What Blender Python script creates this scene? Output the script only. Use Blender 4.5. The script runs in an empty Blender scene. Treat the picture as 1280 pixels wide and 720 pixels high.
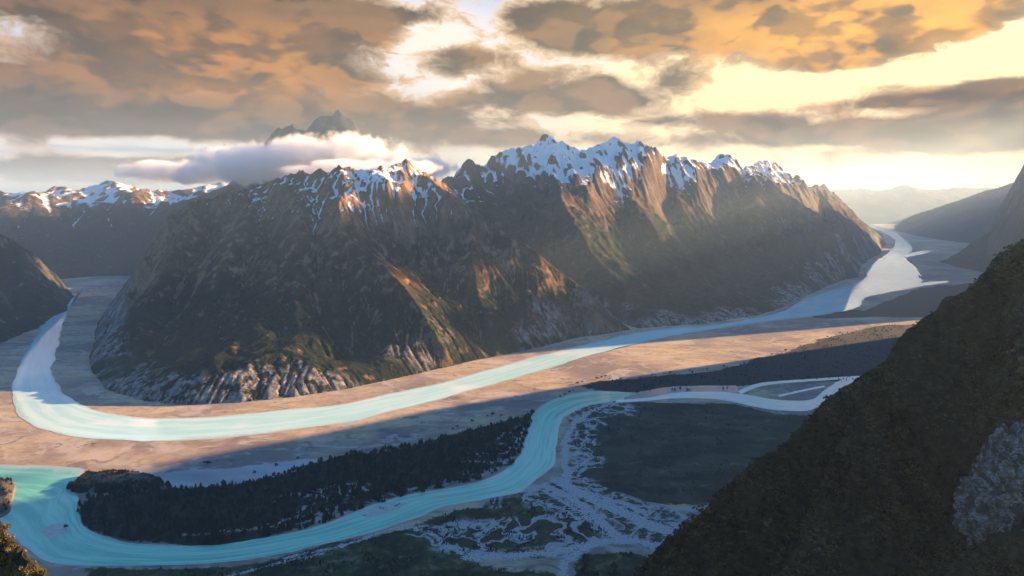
import bpy, math, random
import numpy as np
R = math.radians
rng = np.random.default_rng(7)
random.seed(7)
scene = bpy.context.scene
C = scene.collection

# ------------------------------------------------------------------ layout
# The camera hangs 1200 m above a flat valley floor (z = 0) and looks along +Y.
# Pixel positions read off the photograph (1280 wide) are turned into real
# places: F is the focal length in pixels, HZ the row of the horizon.
F, HZ, H = 834.0, 250.0, 1200.0
def gp(px, py):                       # a point of the valley floor
    Y = F * H / (py - HZ)
    return ((px - 640) / F * Y, Y)
def wp(px, py, Y):                    # a point at a known distance
    return ((px - 640) / F * Y, Y, H - (py - HZ) / F * Y)

SUN_AZ, SUN_EL = R(66), R(12)
SUN = (math.sin(SUN_AZ) * math.cos(SUN_EL), math.cos(SUN_AZ) * math.cos(SUN_EL), math.sin(SUN_EL))

def tag(o, label, cat, group=None, kind=None):
    o['label'] = label; o['category'] = cat
    if group: o['group'] = group
    if kind: o['kind'] = kind
    return o

# ------------------------------------------------------------------ noise
def _hash(ix, iy, seed):
    h = (ix.astype(np.int64) * 374761393 + iy.astype(np.int64) * 668265263 + seed * 974711) & 0x7fffffff
    h = ((h ^ (h >> 13)) * 1274126177) & 0x7fffffff
    return (h ^ (h >> 16)) & 0xffff
def perlin(x, y, seed=0):
    x0 = np.floor(x); y0 = np.floor(y)
    fx = x - x0; fy = y - y0
    u = fx * fx * fx * (fx * (fx * 6 - 15) + 10); v = fy * fy * fy * (fy * (fy * 6 - 15) + 10)
    def g(dx, dy):
        a = _hash(x0 + dx, y0 + dy, seed) * (2 * np.pi / 65536.0)
        return np.cos(a) * (fx - dx) + np.sin(a) * (fy - dy)
    a = g(0, 0) * (1 - u) + g(1, 0) * u
    b = g(0, 1) * (1 - u) + g(1, 1) * u
    return 1.5 * (a * (1 - v) + b * v)
def fbm(x, y, octv=5, seed=0, gain=.5):
    s = 0; a = 1.0; n = 0
    for i in range(octv):
        s = s + a * perlin(x, y, seed + 17 * i); n += a
        x = x * 2.03 + 5.1; y = y * 2.03 + 9.7; a *= gain
    return s / n
def ridged(x, y, octv=5, seed=0, gain=.5):
    s = 0; a = 1.0; n = 0
    for i in range(octv):
        s = s + a * (1 - 2 * np.abs(perlin(x, y, seed + 31 * i))); n += a
        x = x * 2.07 + 3.3; y = y * 2.07 + 1.9; a *= gain
    return s / n
def sstep(a, b, x):
    t = np.clip((x - a) / (b - a), 0, 1); return t * t * (3 - 2 * t)

# ------------------------------------------------------------------ polygons
def seg_dist(X, Y, pts, closed=True):
    d = np.full(X.shape, 1e18)
    n = len(pts)
    for i in range(n if closed else n - 1):
        ax, ay = pts[i][:2]; bx, by = pts[(i + 1) % n][:2]
        ex, ey = bx - ax, by - ay
        t = np.clip(((X - ax) * ex + (Y - ay) * ey) / (ex * ex + ey * ey + 1e-9), 0, 1)
        d = np.minimum(d, (X - ax - t * ex) ** 2 + (Y - ay - t * ey) ** 2)
    return np.sqrt(d)
def inside(X, Y, pts):
    c = np.zeros(X.shape, bool); n = len(pts)
    for i in range(n):
        ax, ay = pts[i][:2]; bx, by = pts[(i + 1) % n][:2]
        if ay == by: continue
        k = ((ay > Y) != (by > Y)) & (X < (bx - ax) * (Y - ay) / (by - ay) + ax)
        c ^= k
    return c
def sdf(X, Y, pts):                    # positive inside
    d = seg_dist(X, Y, pts)
    return np.where(inside(X, Y, pts), d, -d)

def spline(pts, n):                    # Catmull-Rom through 2-D points
    p = np.array(pts, float)
    p = np.vstack([2 * p[0] - p[1], p, 2 * p[-1] - p[-2]])
    m = len(p) - 3
    t = np.linspace(0, m - 1e-6, n); i = t.astype(int); f = (t - i)[:, None]
    a, b, c, d = p[i], p[i + 1], p[i + 2], p[i + 3]
    return .5 * (2 * b + (c - a) * f + (2 * a - 5 * b + 4 * c - d) * f * f + (3 * b - a - 3 * c + d) * f ** 3)

# ------------------------------------------------------------------ meshes
def mesh_np(name, verts, faces, mat=None, smooth=True, attrs=None, parent=None):
    verts = np.asarray(verts, np.float32); faces = np.asarray(faces, np.int32)
    me = bpy.data.meshes.new(name)
    k = faces.shape[1]
    me.vertices.add(len(verts)); me.vertices.foreach_set('co', verts.ravel())
    me.loops.add(faces.size); me.loops.foreach_set('vertex_index', faces.ravel())
    me.polygons.add(len(faces))
    me.polygons.foreach_set('loop_start', np.arange(0, faces.size, k, dtype=np.int32))
    me.polygons.foreach_set('use_smooth', np.full(len(faces), smooth, bool))
    me.update(calc_edges=True)
    for an, av in (attrs or {}).items():
        at = me.attributes.new(an, 'FLOAT', 'POINT')
        at.data.foreach_set('value', np.asarray(av, np.float32).ravel())
    if mat: me.materials.append(mat)
    o = bpy.data.objects.new(name, me); C.objects.link(o)
    if parent: o.parent = parent
    return o
def grid_faces(ny, nx, keep=None):
    i = np.arange(ny * nx).reshape(ny, nx)
    q = np.stack([i[:-1, :-1], i[:-1, 1:], i[1:, 1:], i[1:, :-1]], -1).reshape(-1, 4)
    if keep is not None:
        kf = keep.ravel()[q].any(1); q = q[kf]
    return q
def compact(verts, faces, attrs):
    used = np.zeros(len(verts), bool); used[faces.ravel()] = True
    remap = np.cumsum(used) - 1
    return verts[used], remap[faces], {k: np.asarray(v).ravel()[used] for k, v in attrs.items()}

# ------------------------------------------------------------------ node helper
class G:
    def __init__(s, tree): s.t = tree; s.n = tree.nodes; s.l = tree.links; s.n.clear()
    def _in(s, sock, v):
        if v is None: return
        if isinstance(v, bpy.types.NodeSocket): s.l.new(v, sock)
        elif isinstance(v, (tuple, list)):
            v = tuple(v)
            if sock.type == 'RGBA' and len(v) == 3: v = v + (1,)
            sock.default_value = v
        else:
            if sock.type in ('RGBA',): sock.default_value = (v, v, v, 1)
            elif sock.type == 'VECTOR': sock.default_value = (v, v, v)
            else: sock.default_value = v
    def node(s, typ, ins=None, **props):
        n = s.n.new(typ)
        for k, v in props.items(): setattr(n, k, v)
        for k, v in (ins or {}).items(): s._in(n.inputs[k], v)
        return n
    def m(s, op, a, b=None, c=None):
        n = s.n.new('ShaderNodeMath'); n.operation = op
        for i, v in enumerate((a, b, c)): s._in(n.inputs[i], v)
        return n.outputs[0]
    def add(s, *a):
        r = a[0]
        for b in a[1:]: r = s.m('ADD', r, b)
        return r
    def mul(s, *a):
        r = a[0]
        for b in a[1:]: r = s.m('MULTIPLY', r, b)
        return r
    def sub(s, a, b): return s.m('SUBTRACT', a, b)
    def vm(s, op, a, b=None, scale=None):
        n = s.n.new('ShaderNodeVectorMath'); n.operation = op
        s._in(n.inputs[0], a)
        if b is not None: s._in(n.inputs[1], b)
        if scale is not None: s._in(n.inputs['Scale'], scale)
        return n.outputs[0] if op not in ('DOT_PRODUCT', 'LENGTH') else n.outputs[1]
    def xyz(s, v):
        n = s.node('ShaderNodeSeparateXYZ', {0: v}); return n.outputs[0], n.outputs[1], n.outputs[2]
    def vec(s, x, y, z): return s.node('ShaderNodeCombineXYZ', {0: x, 1: y, 2: z}).outputs[0]
    def noise(s, v, scale=1, detail=5, rough=.55, dist=0.0, lac=2.0):
        n = s.node('ShaderNodeTexNoise', {'Vector': v, 'Scale': scale, 'Detail': detail, 'Roughness': rough, 'Distortion': dist, 'Lacunarity': lac})
        return n.outputs[0]
    def vor(s, v, scale=1, feature='F1'):
        return s.node('ShaderNodeTexVoronoi', {'Vector': v, 'Scale': scale}, feature=feature)
    def ss(s, x, a, b, lo=0.0, hi=1.0):
        n = s.node('ShaderNodeMapRange', {0: x, 1: a, 2: b, 3: lo, 4: hi}, interpolation_type='SMOOTHSTEP', clamp=True)
        return n.outputs[0]
    def lin(s, x, a, b, lo=0.0, hi=1.0):
        return s.node('ShaderNodeMapRange', {0: x, 1: a, 2: b, 3: lo, 4: hi}, clamp=True).outputs[0]
    def mix(s, f, a, b, blend='MIX'):
        n = s.node('ShaderNodeMix', data_type='RGBA', blend_type=blend)
        s._in(n.inputs[0], f); s._in(n.inputs[6], a); s._in(n.inputs[7], b)
        return n.outputs[2]
    def attr(s, name): return s.node('ShaderNodeAttribute', attribute_name=name).outputs['Fac']
    def bump(s, h, strength=1.0, dist=1.0):
        return s.node('ShaderNodeBump', {'Height': h, 'Strength': strength, 'Distance': dist}).outputs[0]
    def bsdf(s, col, rough=.9, normal=None, spec=.2, **kw):
        ins = {'Base Color': col, 'Roughness': rough, 'Specular IOR Level': spec}
        if normal is not None: ins['Normal'] = normal
        ins.update({k.replace('_', ' '): v for k, v in kw.items()})
        return s.node('ShaderNodeBsdfPrincipled', ins).outputs[0]
    def out(s, surf=None, vol=None):
        o = s.n.new('ShaderNodeOutputMaterial')
        if surf: s.l.new(surf, o.inputs[0])
        if vol: s.l.new(vol, o.inputs[1])
def material(name):
    m = bpy.data.materials.new(name); m.use_nodes = True
    return m, G(m.node_tree)

# ------------------------------------------------------------------ terrain
def fluvial(h, cell, K, steps, talus, base_mask):
    ny, nx = h.shape
    offs = [(-1, -1), (-1, 0), (-1, 1), (0, -1), (0, 1), (1, -1), (1, 0), (1, 1)]
    idx = np.arange(ny * nx).reshape(ny, nx)
    A = None
    for it in range(steps):
        best = np.zeros_like(h); rec = idx.copy(); dist = np.ones_like(h)
        P = np.pad(h, 1, mode='edge'); I = np.pad(idx, 1, mode='edge')
        for dy, dx in offs:
            L = cell * math.hypot(dx, dy)
            s = (h - P[1 + dy:1 + dy + ny, 1 + dx:1 + dx + nx]) / L
            k = s > best
            best = np.where(k, s, best); rec = np.where(k, I[1 + dy:1 + dy + ny, 1 + dx:1 + dx + nx], rec); dist = np.where(k, L, dist)
        hf = h.ravel(); order = np.argsort(hf)
        ol = order.tolist(); rl = rec.ravel().tolist()
        a = [cell * cell] * (ny * nx)
        for i in reversed(ol):
            r = rl[i]
            if r != i: a[r] += a[i]
        A = np.array(a)
        Ff = (K * A ** .45 / dist.ravel())
        Ff[base_mask.ravel()] = 0
        Fl = Ff.tolist(); hl = hf.tolist()
        for i in ol:
            r = rl[i]
            if r != i: hl[i] = (hl[i] + Fl[i] * hl[r]) / (1 + Fl[i])
        h = np.array(hl).reshape(ny, nx)
        # slopes steeper than the talus angle slump a little
        P = np.pad(h, 1, mode='edge'); dlt = np.zeros_like(h)
        for dy, dx in offs:
            L = cell * math.hypot(dx, dy)
            q = P[1 + dy:1 + dy + ny, 1 + dx:1 + dx + nx] - h
            dlt += np.where(np.abs(q) > talus * L, np.sign(q) * (np.abs(q) - talus * L), 0) * .06
        h = h + dlt
    return h, A.reshape(ny, nx)

def ridge_field(X, Y, ridges, eps):
    dmin = np.full(X.shape, 1e18); sw = np.zeros(X.shape); sh = np.zeros(X.shape)
    for rd in ridges:
        for (ax, ay, az), (bx, by, bz) in zip(rd[:-1], rd[1:]):
            ex, ey = bx - ax, by - ay
            t = np.clip(((X - ax) * ex + (Y - ay) * ey) / (ex * ex + ey * ey + 1e-9), 0, 1)
            d = np.sqrt((X - ax - t * ex) ** 2 + (Y - ay - t * ey) ** 2)
            w = 1 / (d + eps) ** 3.5
            sw += w; sh += w * (az + t * (bz - az)); dmin = np.minimum(dmin, d)
    return dmin, sh / sw

TERR = {}
def terrain(name, ridges, base, cell, mat, label, cat='mountain', power=1.0, warp=(70, 700), rough=(60, 500), jag=(0, 120, 900),
            K=.012, steps=14, talus=1.3, seed=1, eps=25, detail=(10, 90), zbase=0.0, snowy=(), key=None):
    b = np.array([p[:2] for p in base])
    x0, y0 = b.min(0) - 3 * cell; x1, y1 = b.max(0) + 3 * cell
    xs = np.arange(x0, x1, cell); ys = np.arange(y0, y1, cell)
    X, Y = np.meshgrid(xs, ys)
    wx = warp[0] * fbm(X / warp[1], Y / warp[1], 4, seed); wy = warp[0] * fbm(X / warp[1], Y / warp[1], 4, seed + 91)
    dr, hr = ridge_field(X + wx, Y + wy, ridges, eps)
    db = seg_dist(X + wx * .6, Y + wy * .6, base); ins = inside(X + wx * .6, Y + wy * .6, base)
    t = db / (db + dr + 1e-6)
    h = np.where(ins, hr * t ** power, -20 - .4 * db)
    amp = np.where(ins, np.clip(db / 350, 0, 1), 0)
    h = h + amp * rough[0] * (ridged(X / rough[1], Y / rough[1], 6, seed + 5) - .15) * (1 - .55 * t ** 3)
    if jag[0]:
        h = h + amp * jag[0] * (ridged(X / jag[1], Y / jag[1], 5, seed + 9, .6) - .42) * sstep(jag[2], jag[2] + 350, h)
    flow = np.full(h.shape, cell * cell)
    if steps:
        h, flow = fluvial(h, cell, K, steps, talus, ~ins)
    if detail[0]:
        gy, gx = np.gradient(h, cell)
        sl = np.hypot(gx, gy)
        h = h + amp * detail[0] * ridged(X / detail[1], Y / detail[1], 4, seed + 3, .55) * np.clip(sl, .1, 1.2)
    # curvature: hollows hold snow and scrub
    def blur(a, n):
        for _ in range(n):
            a = np.pad(a, 1, mode='edge'); a = (a[1:-1, :-2] + a[1:-1, 2:] + a[:-2, 1:-1] + a[2:, 1:-1] + 4 * a[1:-1, 1:-1]) / 8
        return a
    cur = blur(h, 24) - h
    keep = h > -22
    V = np.stack([X.ravel(), Y.ravel(), (h + zbase).ravel()], 1)
    fcs = grid_faces(len(ys), len(xs), keep)
    sb = np.zeros(h.shape)
    for (px, py, pd, r, am) in snowy:
        cx, cy, _ = wp(px, py, pd); sb += am * np.exp(-((X - cx) ** 2 + (Y - cy) ** 2) / r ** 2)
    at = dict(flow=np.log10(flow + 1), hollow=cur, foot=np.where(ins, db, -db), snowfall=sb)
    V, fcs, at = compact(V, fcs, at)
    o = mesh_np(name, V, fcs, mat, True, at)
    tag(o, label, cat, kind='structure')
    TERR[key or name] = (xs, ys, h + zbase)
    return o
def height_at(key, x, y):
    xs, ys, h = TERR[key]
    fx = np.clip((x - xs[0]) / (xs[1] - xs[0]), 0, len(xs) - 1.001); fy = np.clip((y - ys[0]) / (ys[1] - ys[0]), 0, len(ys) - 1.001)
    i = fx.astype(int); j = fy.astype(int); u = fx - i; v = fy - j
    return (h[j, i] * (1 - u) + h[j, i + 1] * u) * (1 - v) + (h[j + 1, i] * (1 - u) + h[j + 1, i + 1] * u) * v

def mountain_material(name, snow_line, tree_line, forest=(.016, .024, .012), grass=(.085, .058, .024), rock=(.20, .135, .085), scarp=0.0, snow_amt=1.0, scale=1.0, hollow_k=9.0, snow_steep=0.0):
    m, g = material(name)
    geo = g.node('ShaderNodeNewGeometry'); P = geo.outputs['Position']; Nn = geo.outputs['Normal']
    _, _, pz = g.xyz(P); _, _, nz = g.xyz(Nn)
    n1 = g.noise(P, .003 / scale, 8, .6); n2 = g.noise(P, .011 / scale, 7, .62); n3 = g.noise(P, .04 / scale, 5, .6)
    streak = g.noise(g.vm('MULTIPLY', P, (1, 1, .13)), .011 / scale, 7, .62)
    flow = g.attr('flow'); hol = g.attr('hollow'); foot = g.attr('foot')
    rockc = g.mix(g.ss(streak, .36, .64), tuple(c * .5 for c in rock), tuple(c * 1.35 for c in rock))
    rockc = g.mix(g.ss(n3, .4, .65), rockc, tuple(c * .75 for c in rock))
    grassc = g.mix(g.ss(n2, .38, .62), grass, tuple(c * .5 for c in grass))
    grassc = g.mix(g.ss(streak, .52, .64), grassc, tuple(c * 1.2 for c in rock))
    forc = g.mix(g.ss(n3, .4, .62), tuple(c * .55 for c in forest), tuple(c * 1.6 for c in forest))
    slip = g.mul(g.ss(streak, .57, .66), g.ss(n2, .45, .6))
    n4 = g.noise(P, .12 / scale, 3, .6)
    forc = g.mix(g.ss(n4, .42, .6, .55, 0.0), forc, (.004, .006, .004))
    forc = g.mix(g.mul(slip, .75), forc, tuple(c * .9 for c in rock))
    steep = g.ss(g.add(nz, g.mul(g.sub(n2, .5), .45), g.mul(g.sub(streak, .5), .6)), .62, .50)
    veg = g.mix(g.ss(g.add(pz, g.mul(g.sub(n1, .5), 620), g.mul(g.sub(n2, .5), 260)), tree_line - 120, tree_line + 120), forc, grassc)
    hi = g.ss(g.add(pz, g.mul(g.sub(n1, .5), 400)), tree_line + 150, tree_line + 600)
    bare = g.m('MAXIMUM', g.mul(steep, g.ss(pz, tree_line - 700, tree_line, .35, 1.0)), g.mul(hi, g.ss(n2, .35, .6)))
    col = g.mix(bare, veg, rockc)
    if scarp:
        # bare pale slips above the river at the foot of the slope, parted by scrubby gullies
        fl = g.noise(g.vm('MULTIPLY', P, (1, 1, .07)), .014, 6, .6)
        sm = g.ss(g.add(foot, g.mul(g.sub(n1, .5), 700), g.mul(g.sub(fl, .5), 500)), scarp * 1.1, scarp * .75)
        sm = g.mul(sm, g.ss(g.add(fl, g.mul(hol, -.006)), .44, .53), g.ss(g.noise(P, .0016, 3, .5), .38, .50))
        flt = g.noise(g.vm('MULTIPLY', P, (1, 1, .05)), .03, 5, .6)
        sc = g.mix(g.ss(flt, .38, .62), (.11, .098, .09), (.30, .27, .25))
        col = g.mix(sm, col, g.mix(g.mul(g.ss(n3, .45, .65), .6), sc, (.12, .11, .095)))
    if snow_amt:
        sl = g.add(pz, g.attr('snowfall'), g.mul(hol, hollow_k), g.mul(g.sub(n1, .5), 700), g.mul(g.sub(n2, .5), 260), g.mul(g.sub(nz, .70), 700))
        sn = g.mul(g.ss(sl, snow_line - 60, snow_line + 60), g.ss(g.add(nz, g.mul(g.sub(n2, .5), .40), g.mul(hol, .010), g.mul(g.sub(streak, .5), .2)), .40 + snow_steep, .50 + snow_steep))
        col = g.mix(sn, col, (.76, .745, .73))
    bh = g.add(g.mul(n2, 14), g.mul(n3, 6), g.mul(streak, 22))
    g.out(g.bsdf(col, .92, g.bump(bh, .8, 1.0), .05))
    return m

# massif in the middle of the picture
A_base = [gp(*p) for p in [(114, 436), (108, 462), (128, 487), (170, 501), (230, 507), (300, 504), (370, 497), (440, 486), (500, 473), (560, 459), (620, 446), (680, 433), (730, 421), (790, 413)]] \
    + [(1000, 6650), (760, 7200), (380, 8000), (0, 9000), (-700, 10800), (-2500, 11200), (-4900, 10500)] + [gp(*p) for p in [(160, 350), (146, 366), (128, 395), (118, 416)]]
A_ridges = [
    [wp(*p) for p in [(140, 415, 5700), (158, 365, 5900), (180, 315, 6100), (207, 272, 6300), (250, 247, 6600), (300, 239, 6700), (335, 234, 6700), (378, 217, 6500), (430, 211, 6400), (480, 211, 6500), (512, 205, 6800), (548, 228, 7200)]],
    [wp(*p) for p in [(430, 211, 6400), (424, 255, 5900), (424, 290, 5700), (463, 322, 5480), (505, 356, 5250), (530, 393, 5000), (553, 440, 4820)]],
    [wp(*p) for p in [(512, 205, 6800), (559, 243, 6600), (630, 289, 6400), (672, 318, 6300), (728, 358, 6200), (772, 400, 6350)]],
    [wp(*p) for p in [(335, 234, 6700), (300, 290, 5900), (272, 360, 5250), (250, 430, 4650)]],
    [wp(*p) for p in [(250, 247, 6600), (215, 310, 5900), (185, 380, 5300), (165, 450, 4650)]],
    [wp(*p) for p in [(378, 217, 6500), (372, 290, 5700), (366, 350, 5250), (372, 420, 4700)]],
    [wp(*p) for p in [(590, 264, 6500), (590, 320, 6050), (600, 370, 5700), (612, 420, 5250)]],
    [wp(*p) for p in [(424, 290, 5700), (415, 340, 5350), (425, 400, 4950), (440, 450, 4650)]],
]
mA = mountain_material('massif_slopes', 1480, 520, scarp=260, grass=(.125, .066, .026), rock=(.24, .145, .08), hollow_k=18, snow_steep=.07)
terrain('mountain', A_ridges, A_base, 10.5, mA, 'big dark massif in the middle, its foot wrapped by the white river bend', power=.82,
        rough=(60, 420), jag=(110, 260, 900), K=.024, steps=22, talus=1.7, seed=11, detail=(10, 80), snowy=[(480, 255, 6200, 330, 240), (428, 250, 6050, 260, 220), (530, 250, 6550, 300, 220), (380, 265, 6000, 300, 150), (320, 258, 6450, 300, 120)])

B_base = [(-1000, 7700), (-300, 7400), (250, 7250), (850, 6900)] + [gp(*p) for p in [(800, 411), (880, 405), (950, 394), (990, 381), (1010, 369), (1040, 356), (1072, 345), (1078, 330), (1100, 317), (1108, 304), (1104, 294), (1096, 287)]] \
    + [(13000, 29000), (8000, 27000), (0, 20000), (-3000, 14000), (-2300, 10500)]
B_ridges = [
    [wp(*p) for p in [(548, 224, 8300), (575, 193, 8800), (605, 205, 9000), (640, 193, 9300), (690, 177, 9500), (725, 188, 9700), (765, 182, 10000), (800, 188, 10300), (830, 206, 10600), (850, 199, 10900), (880, 208, 11200), (907, 198, 11500), (935, 210, 12200), (962, 206, 12800), (990, 225, 13500), (1020, 228, 14500), (1050, 250, 15500), (1078, 279, 16500), (1100, 297, 18500)]],
    [wp(*p) for p in [(690, 177, 9500), (703, 250, 8500), (745, 322, 7700), (790, 378, 6900)]],
    [wp(*p) for p in [(765, 182, 10000), (800, 260, 9200), (830, 320, 8400), (868, 375, 7500)]],
    [wp(*p) for p in [(830, 206, 10600), (858, 285, 9700), (900, 335, 8900), (935, 378, 7900)]],
    [wp(*p) for p in [(907, 198, 11500), (982, 243, 10900), (1035, 278, 10500), (1062, 303, 10300), (1074, 325, 10500)]],
    [wp(*p) for p in [(945, 218, 11200), (950, 290, 10000), (975, 340, 9100)]],
    [wp(*p) for p in [(1020, 228, 14500), (1060, 290, 13200), (1080, 318, 12800)]],
]
mB = mountain_material('snowy_range_slopes', 1640, 1000, scarp=260, grass=(.09, .062, .026), scale=1.5, hollow_k=5, snow_steep=-.02, rock=(.13, .095, .07))
terrain('mountain_range', B_ridges, B_base, 19.0, mB, 'long snow-streaked range right of the massif, running away along the river', power=.9,
        rough=(150, 900), jag=(300, 1150, 1100), K=.015, steps=16, talus=1.7, seed=23, eps=40, warp=(90, 1100), detail=(34, 150), snowy=[(765, 230, 9350, 650, 340), (690, 225, 9050, 380, 160), (575, 230, 8450, 460, 370), (850, 232, 10450, 380, 260), (965, 215, 12600, 600, 200)])

C_base = [gp(*p) for p in [(-420, 352), (-200, 352), (0, 352), (70, 350), (112, 346), (160, 345), (300, 345), (460, 345)]] + [(-2000, 19000), (-20000, 20000)]
C_ridges = [
    [wp(*p) for p in [(-300, 232, 13000), (-150, 236, 13000), (-60, 242, 13000), (0, 244, 13000), (40, 240, 13000), (75, 236, 13500), (100, 240, 13500), (135, 228, 14000), (170, 241, 13500), (210, 240, 14000), (260, 234, 14500), (310, 226, 15000), (350, 232, 15000), (430, 230, 15500)]],
    [wp(*p) for p in [(135, 228, 14000), (118, 285, 12200), (112, 335, 11000)]],
    [wp(*p) for p in [(40, 240, 13000), (48, 290, 11700), (60, 335, 10700)]],
    [wp(*p) for p in [(210, 240, 14000), (190, 290, 12400), (180, 335, 11000)]],
]
mC = mountain_material('far_valley_slopes', 1330, 1020, scarp=0)
terrain('mountain_range', C_ridges, C_base, 42.0, mC, 'distant blue range with a snowy crest closing the left side valley', power=.85,
        rough=(140, 1000), jag=(150, 500, 1000), K=.03, steps=14, talus=1.4, seed=37, eps=60, warp=(120, 1300), detail=(14, 200))

D_base = [gp(*p) for p in [(93, 371), (84, 388), (50, 410), (0, 431), (-120, 462), (-300, 500)]] + [(-9000, 4200), (-12000, 8000), (-10500, 10200)] + [gp(*p) for p in [(0, 352), (70, 357)]]
D_ridges = [
    [wp(*p) for p in [(-500, 150, 6600), (-200, 205, 6900), (-60, 262, 7200), (0, 292, 7500), (40, 315, 7900), (70, 340, 8300), (90, 366, 8550)]],
    [wp(*p) for p in [(-60, 262, 7200), (-30, 340, 6500), (-10, 410, 5700)]],
    [wp(*p) for p in [(12, 298, 7600), (30, 350, 7100), (38, 395, 6700)]],
]
mD = mountain_material('left_valley_slopes', 1600, 900, scarp=0, rock=(.2, .17, .15))
terrain('mountain', D_ridges, D_base, 24.0, mD, 'blue shaded mountainside at the left edge above the river', power=.85,
        rough=(90, 600), jag=(40, 200, 500), K=.03, steps=16, talus=1.4, seed=41, eps=40)

E_c = wp(400, 150, 12500)
E_base = [(E_c[0] + 5200 * math.cos(a), E_c[1] + 1800 + 4200 * math.sin(a)) for a in np.linspace(0, 2 * np.pi, 14)[:-1]]
E_ridges = [[wp(*p) for p in [(290, 232, 12400), (328, 188, 12500), (348, 160, 12400), (360, 158, 12450), (378, 162, 12500), (395, 152, 12400), (408, 142, 12500), (424, 140, 12500), (440, 150, 12500), (458, 178, 12600), (500, 225, 12800), (560, 245, 13000)]],
            [wp(*p) for p in [(408, 152, 12500), (395, 215, 11500), (380, 260, 10500)]]]
mE = mountain_material('hidden_peak_rock', 4200, 900, rock=(.05, .045, .042), grass=(.03, .027, .02))
terrain('mountain', E_ridges, E_base, 45.0, mE, 'dark rocky summit poking out above the white cloud bank', power=1.0,
        rough=(120, 700), jag=(190, 330, 1300), K=.008, steps=8, talus=1.6, seed=53, eps=60, detail=(16, 180))

F_base = [(4000, 36000), (16000, 33500), (30000, 33500), (44000, 36000), (44000, 47000), (4000, 47000)]
F_ridges = [[wp(*p) for p in [(700, 262, 40000), (820, 246, 40000), (950, 246, 40000), (1000, 244, 40000), (1050, 238, 40000), (1080, 236, 40000), (1105, 237, 40000), (1130, 231, 40000), (1160, 239, 40000), (1200, 236, 40000), (1290, 236, 40000), (1420, 232, 40000)]]]
mF = mountain_material('horizon_slopes', 2600, 1100)
terrain('mountain_range', F_ridges, F_base, 150.0, mF, 'hazy golden mountains on the horizon at the head of the right valley', power=.8,
        rough=(300, 2600), jag=(160, 900, 900), K=.01, steps=5, talus=1.2, seed=61, eps=150, warp=(300, 4000), detail=(0, 1))

G_base = [gp(1122, 289), gp(1150, 296), gp(1200, 303), gp(1300, 312)] + [(26000, 15500), (31000, 20000), (30000, 30000), (18000, 31500)]
G_ridges = [[wp(*p) for p in [(1112, 281, 28000), (1145, 268, 26000), (1190, 252, 24500), (1235, 238, 23500), (1290, 222, 22500), (1400, 200, 21500), (1600, 190, 21000)]]]
mG = mountain_material('right_valley_slopes', 2400, 1300)
terrain('mountain', G_ridges, G_base, 90.0, mG, 'pale blue mountainside descending from the right edge far up the valley', power=.85,
        rough=(160, 1400), jag=(0, 1, 1), K=.01, steps=8, talus=1.2, seed=67, eps=90, warp=(200, 2500), detail=(0, 1))

G2_base = [gp(1170, 327), gp(1215, 338), gp(1290, 352), gp(1420, 360)] + [(15500, 9200), (21000, 11000), (20000, 16500), (11500, 16200)]
G2_ridges = [[wp(*p) for p in [(1176, 327, 13600), (1222, 303, 13400), (1280, 262, 13000), (1400, 205, 12600), (1600, 160, 12300)]]]
terrain('mountain', G2_ridges, G2_base, 60.0, mG, 'blue shaded slope behind the dark foreground mountainside', power=.9,
        rough=(170, 700), jag=(140, 500, 300), K=.02, steps=10, talus=1.5, seed=71, eps=60, warp=(120, 1600), detail=(10, 200))

# unseen mountains added off right, shaped to block light: sun comes over their crests,
# through the gap between the two, and leaves the lower slopes in shade
def st(t, q, z=0): return (math.sin(SUN_AZ) * t - math.cos(SUN_AZ) * q, math.cos(SUN_AZ) * t + math.sin(SUN_AZ) * q, z)
K_base = [(3100, 2900), (4300, 5300), st(7050, 3500), st(7500, 4000), st(8200, 4130), st(9300, 3700), (8200, 5600), (9500, 4000), (8500, 500), (3000, 600)]
K_ridges = [[(4400, 1000, 1500), (4600, 2000, 1600), (4800, 2900, 2150), (5000, 3400, 2450), (5500, 4600, 2300), st(7600, 2900, 2050), st(7850, 3400, 1750), st(8000, 3800, 1500), st(8100, 3960, 600)]]
terrain('mountain', K_ridges, K_base, 70.0, mG, 'unseen mountain added on the near right side of the valley to shade its floor', power=.9,
        rough=(170, 600), jag=(150, 420, 500), K=.015, steps=6, talus=1.5, seed=73, eps=70, warp=(100, 1300), detail=(0, 1))
TL = math.tan(SUN_EL)
L_ridges = [[st(t, q, zs + (t - tp) * TL) for t, q, zs, tp in [(9500, 4650, -1200, 1500), (9700, 4800, 200, 1300), (10000, 5060, 330, 1160), (10600, 5300, 250, 1784), (11200, 5520, 170, 2440), (12500, 6300, 420, 4400), (14200, 7200, 800, 5600), (15700, 8000, 1000, 7200), (17300, 8854, 980, 9600), (19600, 10000, 1000, 11500)]]]
L_base = [st(*p) for p in [(8700, 4450), (9200, 5200), (10500, 6100), (12200, 7200), (14200, 8600), (17000, 10200), (19500, 11400), (22000, 11000), (20000, 8500), (16000, 6200), (12500, 4700), (10000, 4150)]]
terrain('mountain_range', L_ridges, L_base, 80.0, mG, 'unseen mountain range added on the far right side of the valley to shade the lower slopes', power=.9,
        rough=(170, 800), jag=(130, 500, 500), K=.015, steps=6, talus=1.5, seed=79, eps=80, warp=(100, 1500), detail=(0, 1))

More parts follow.
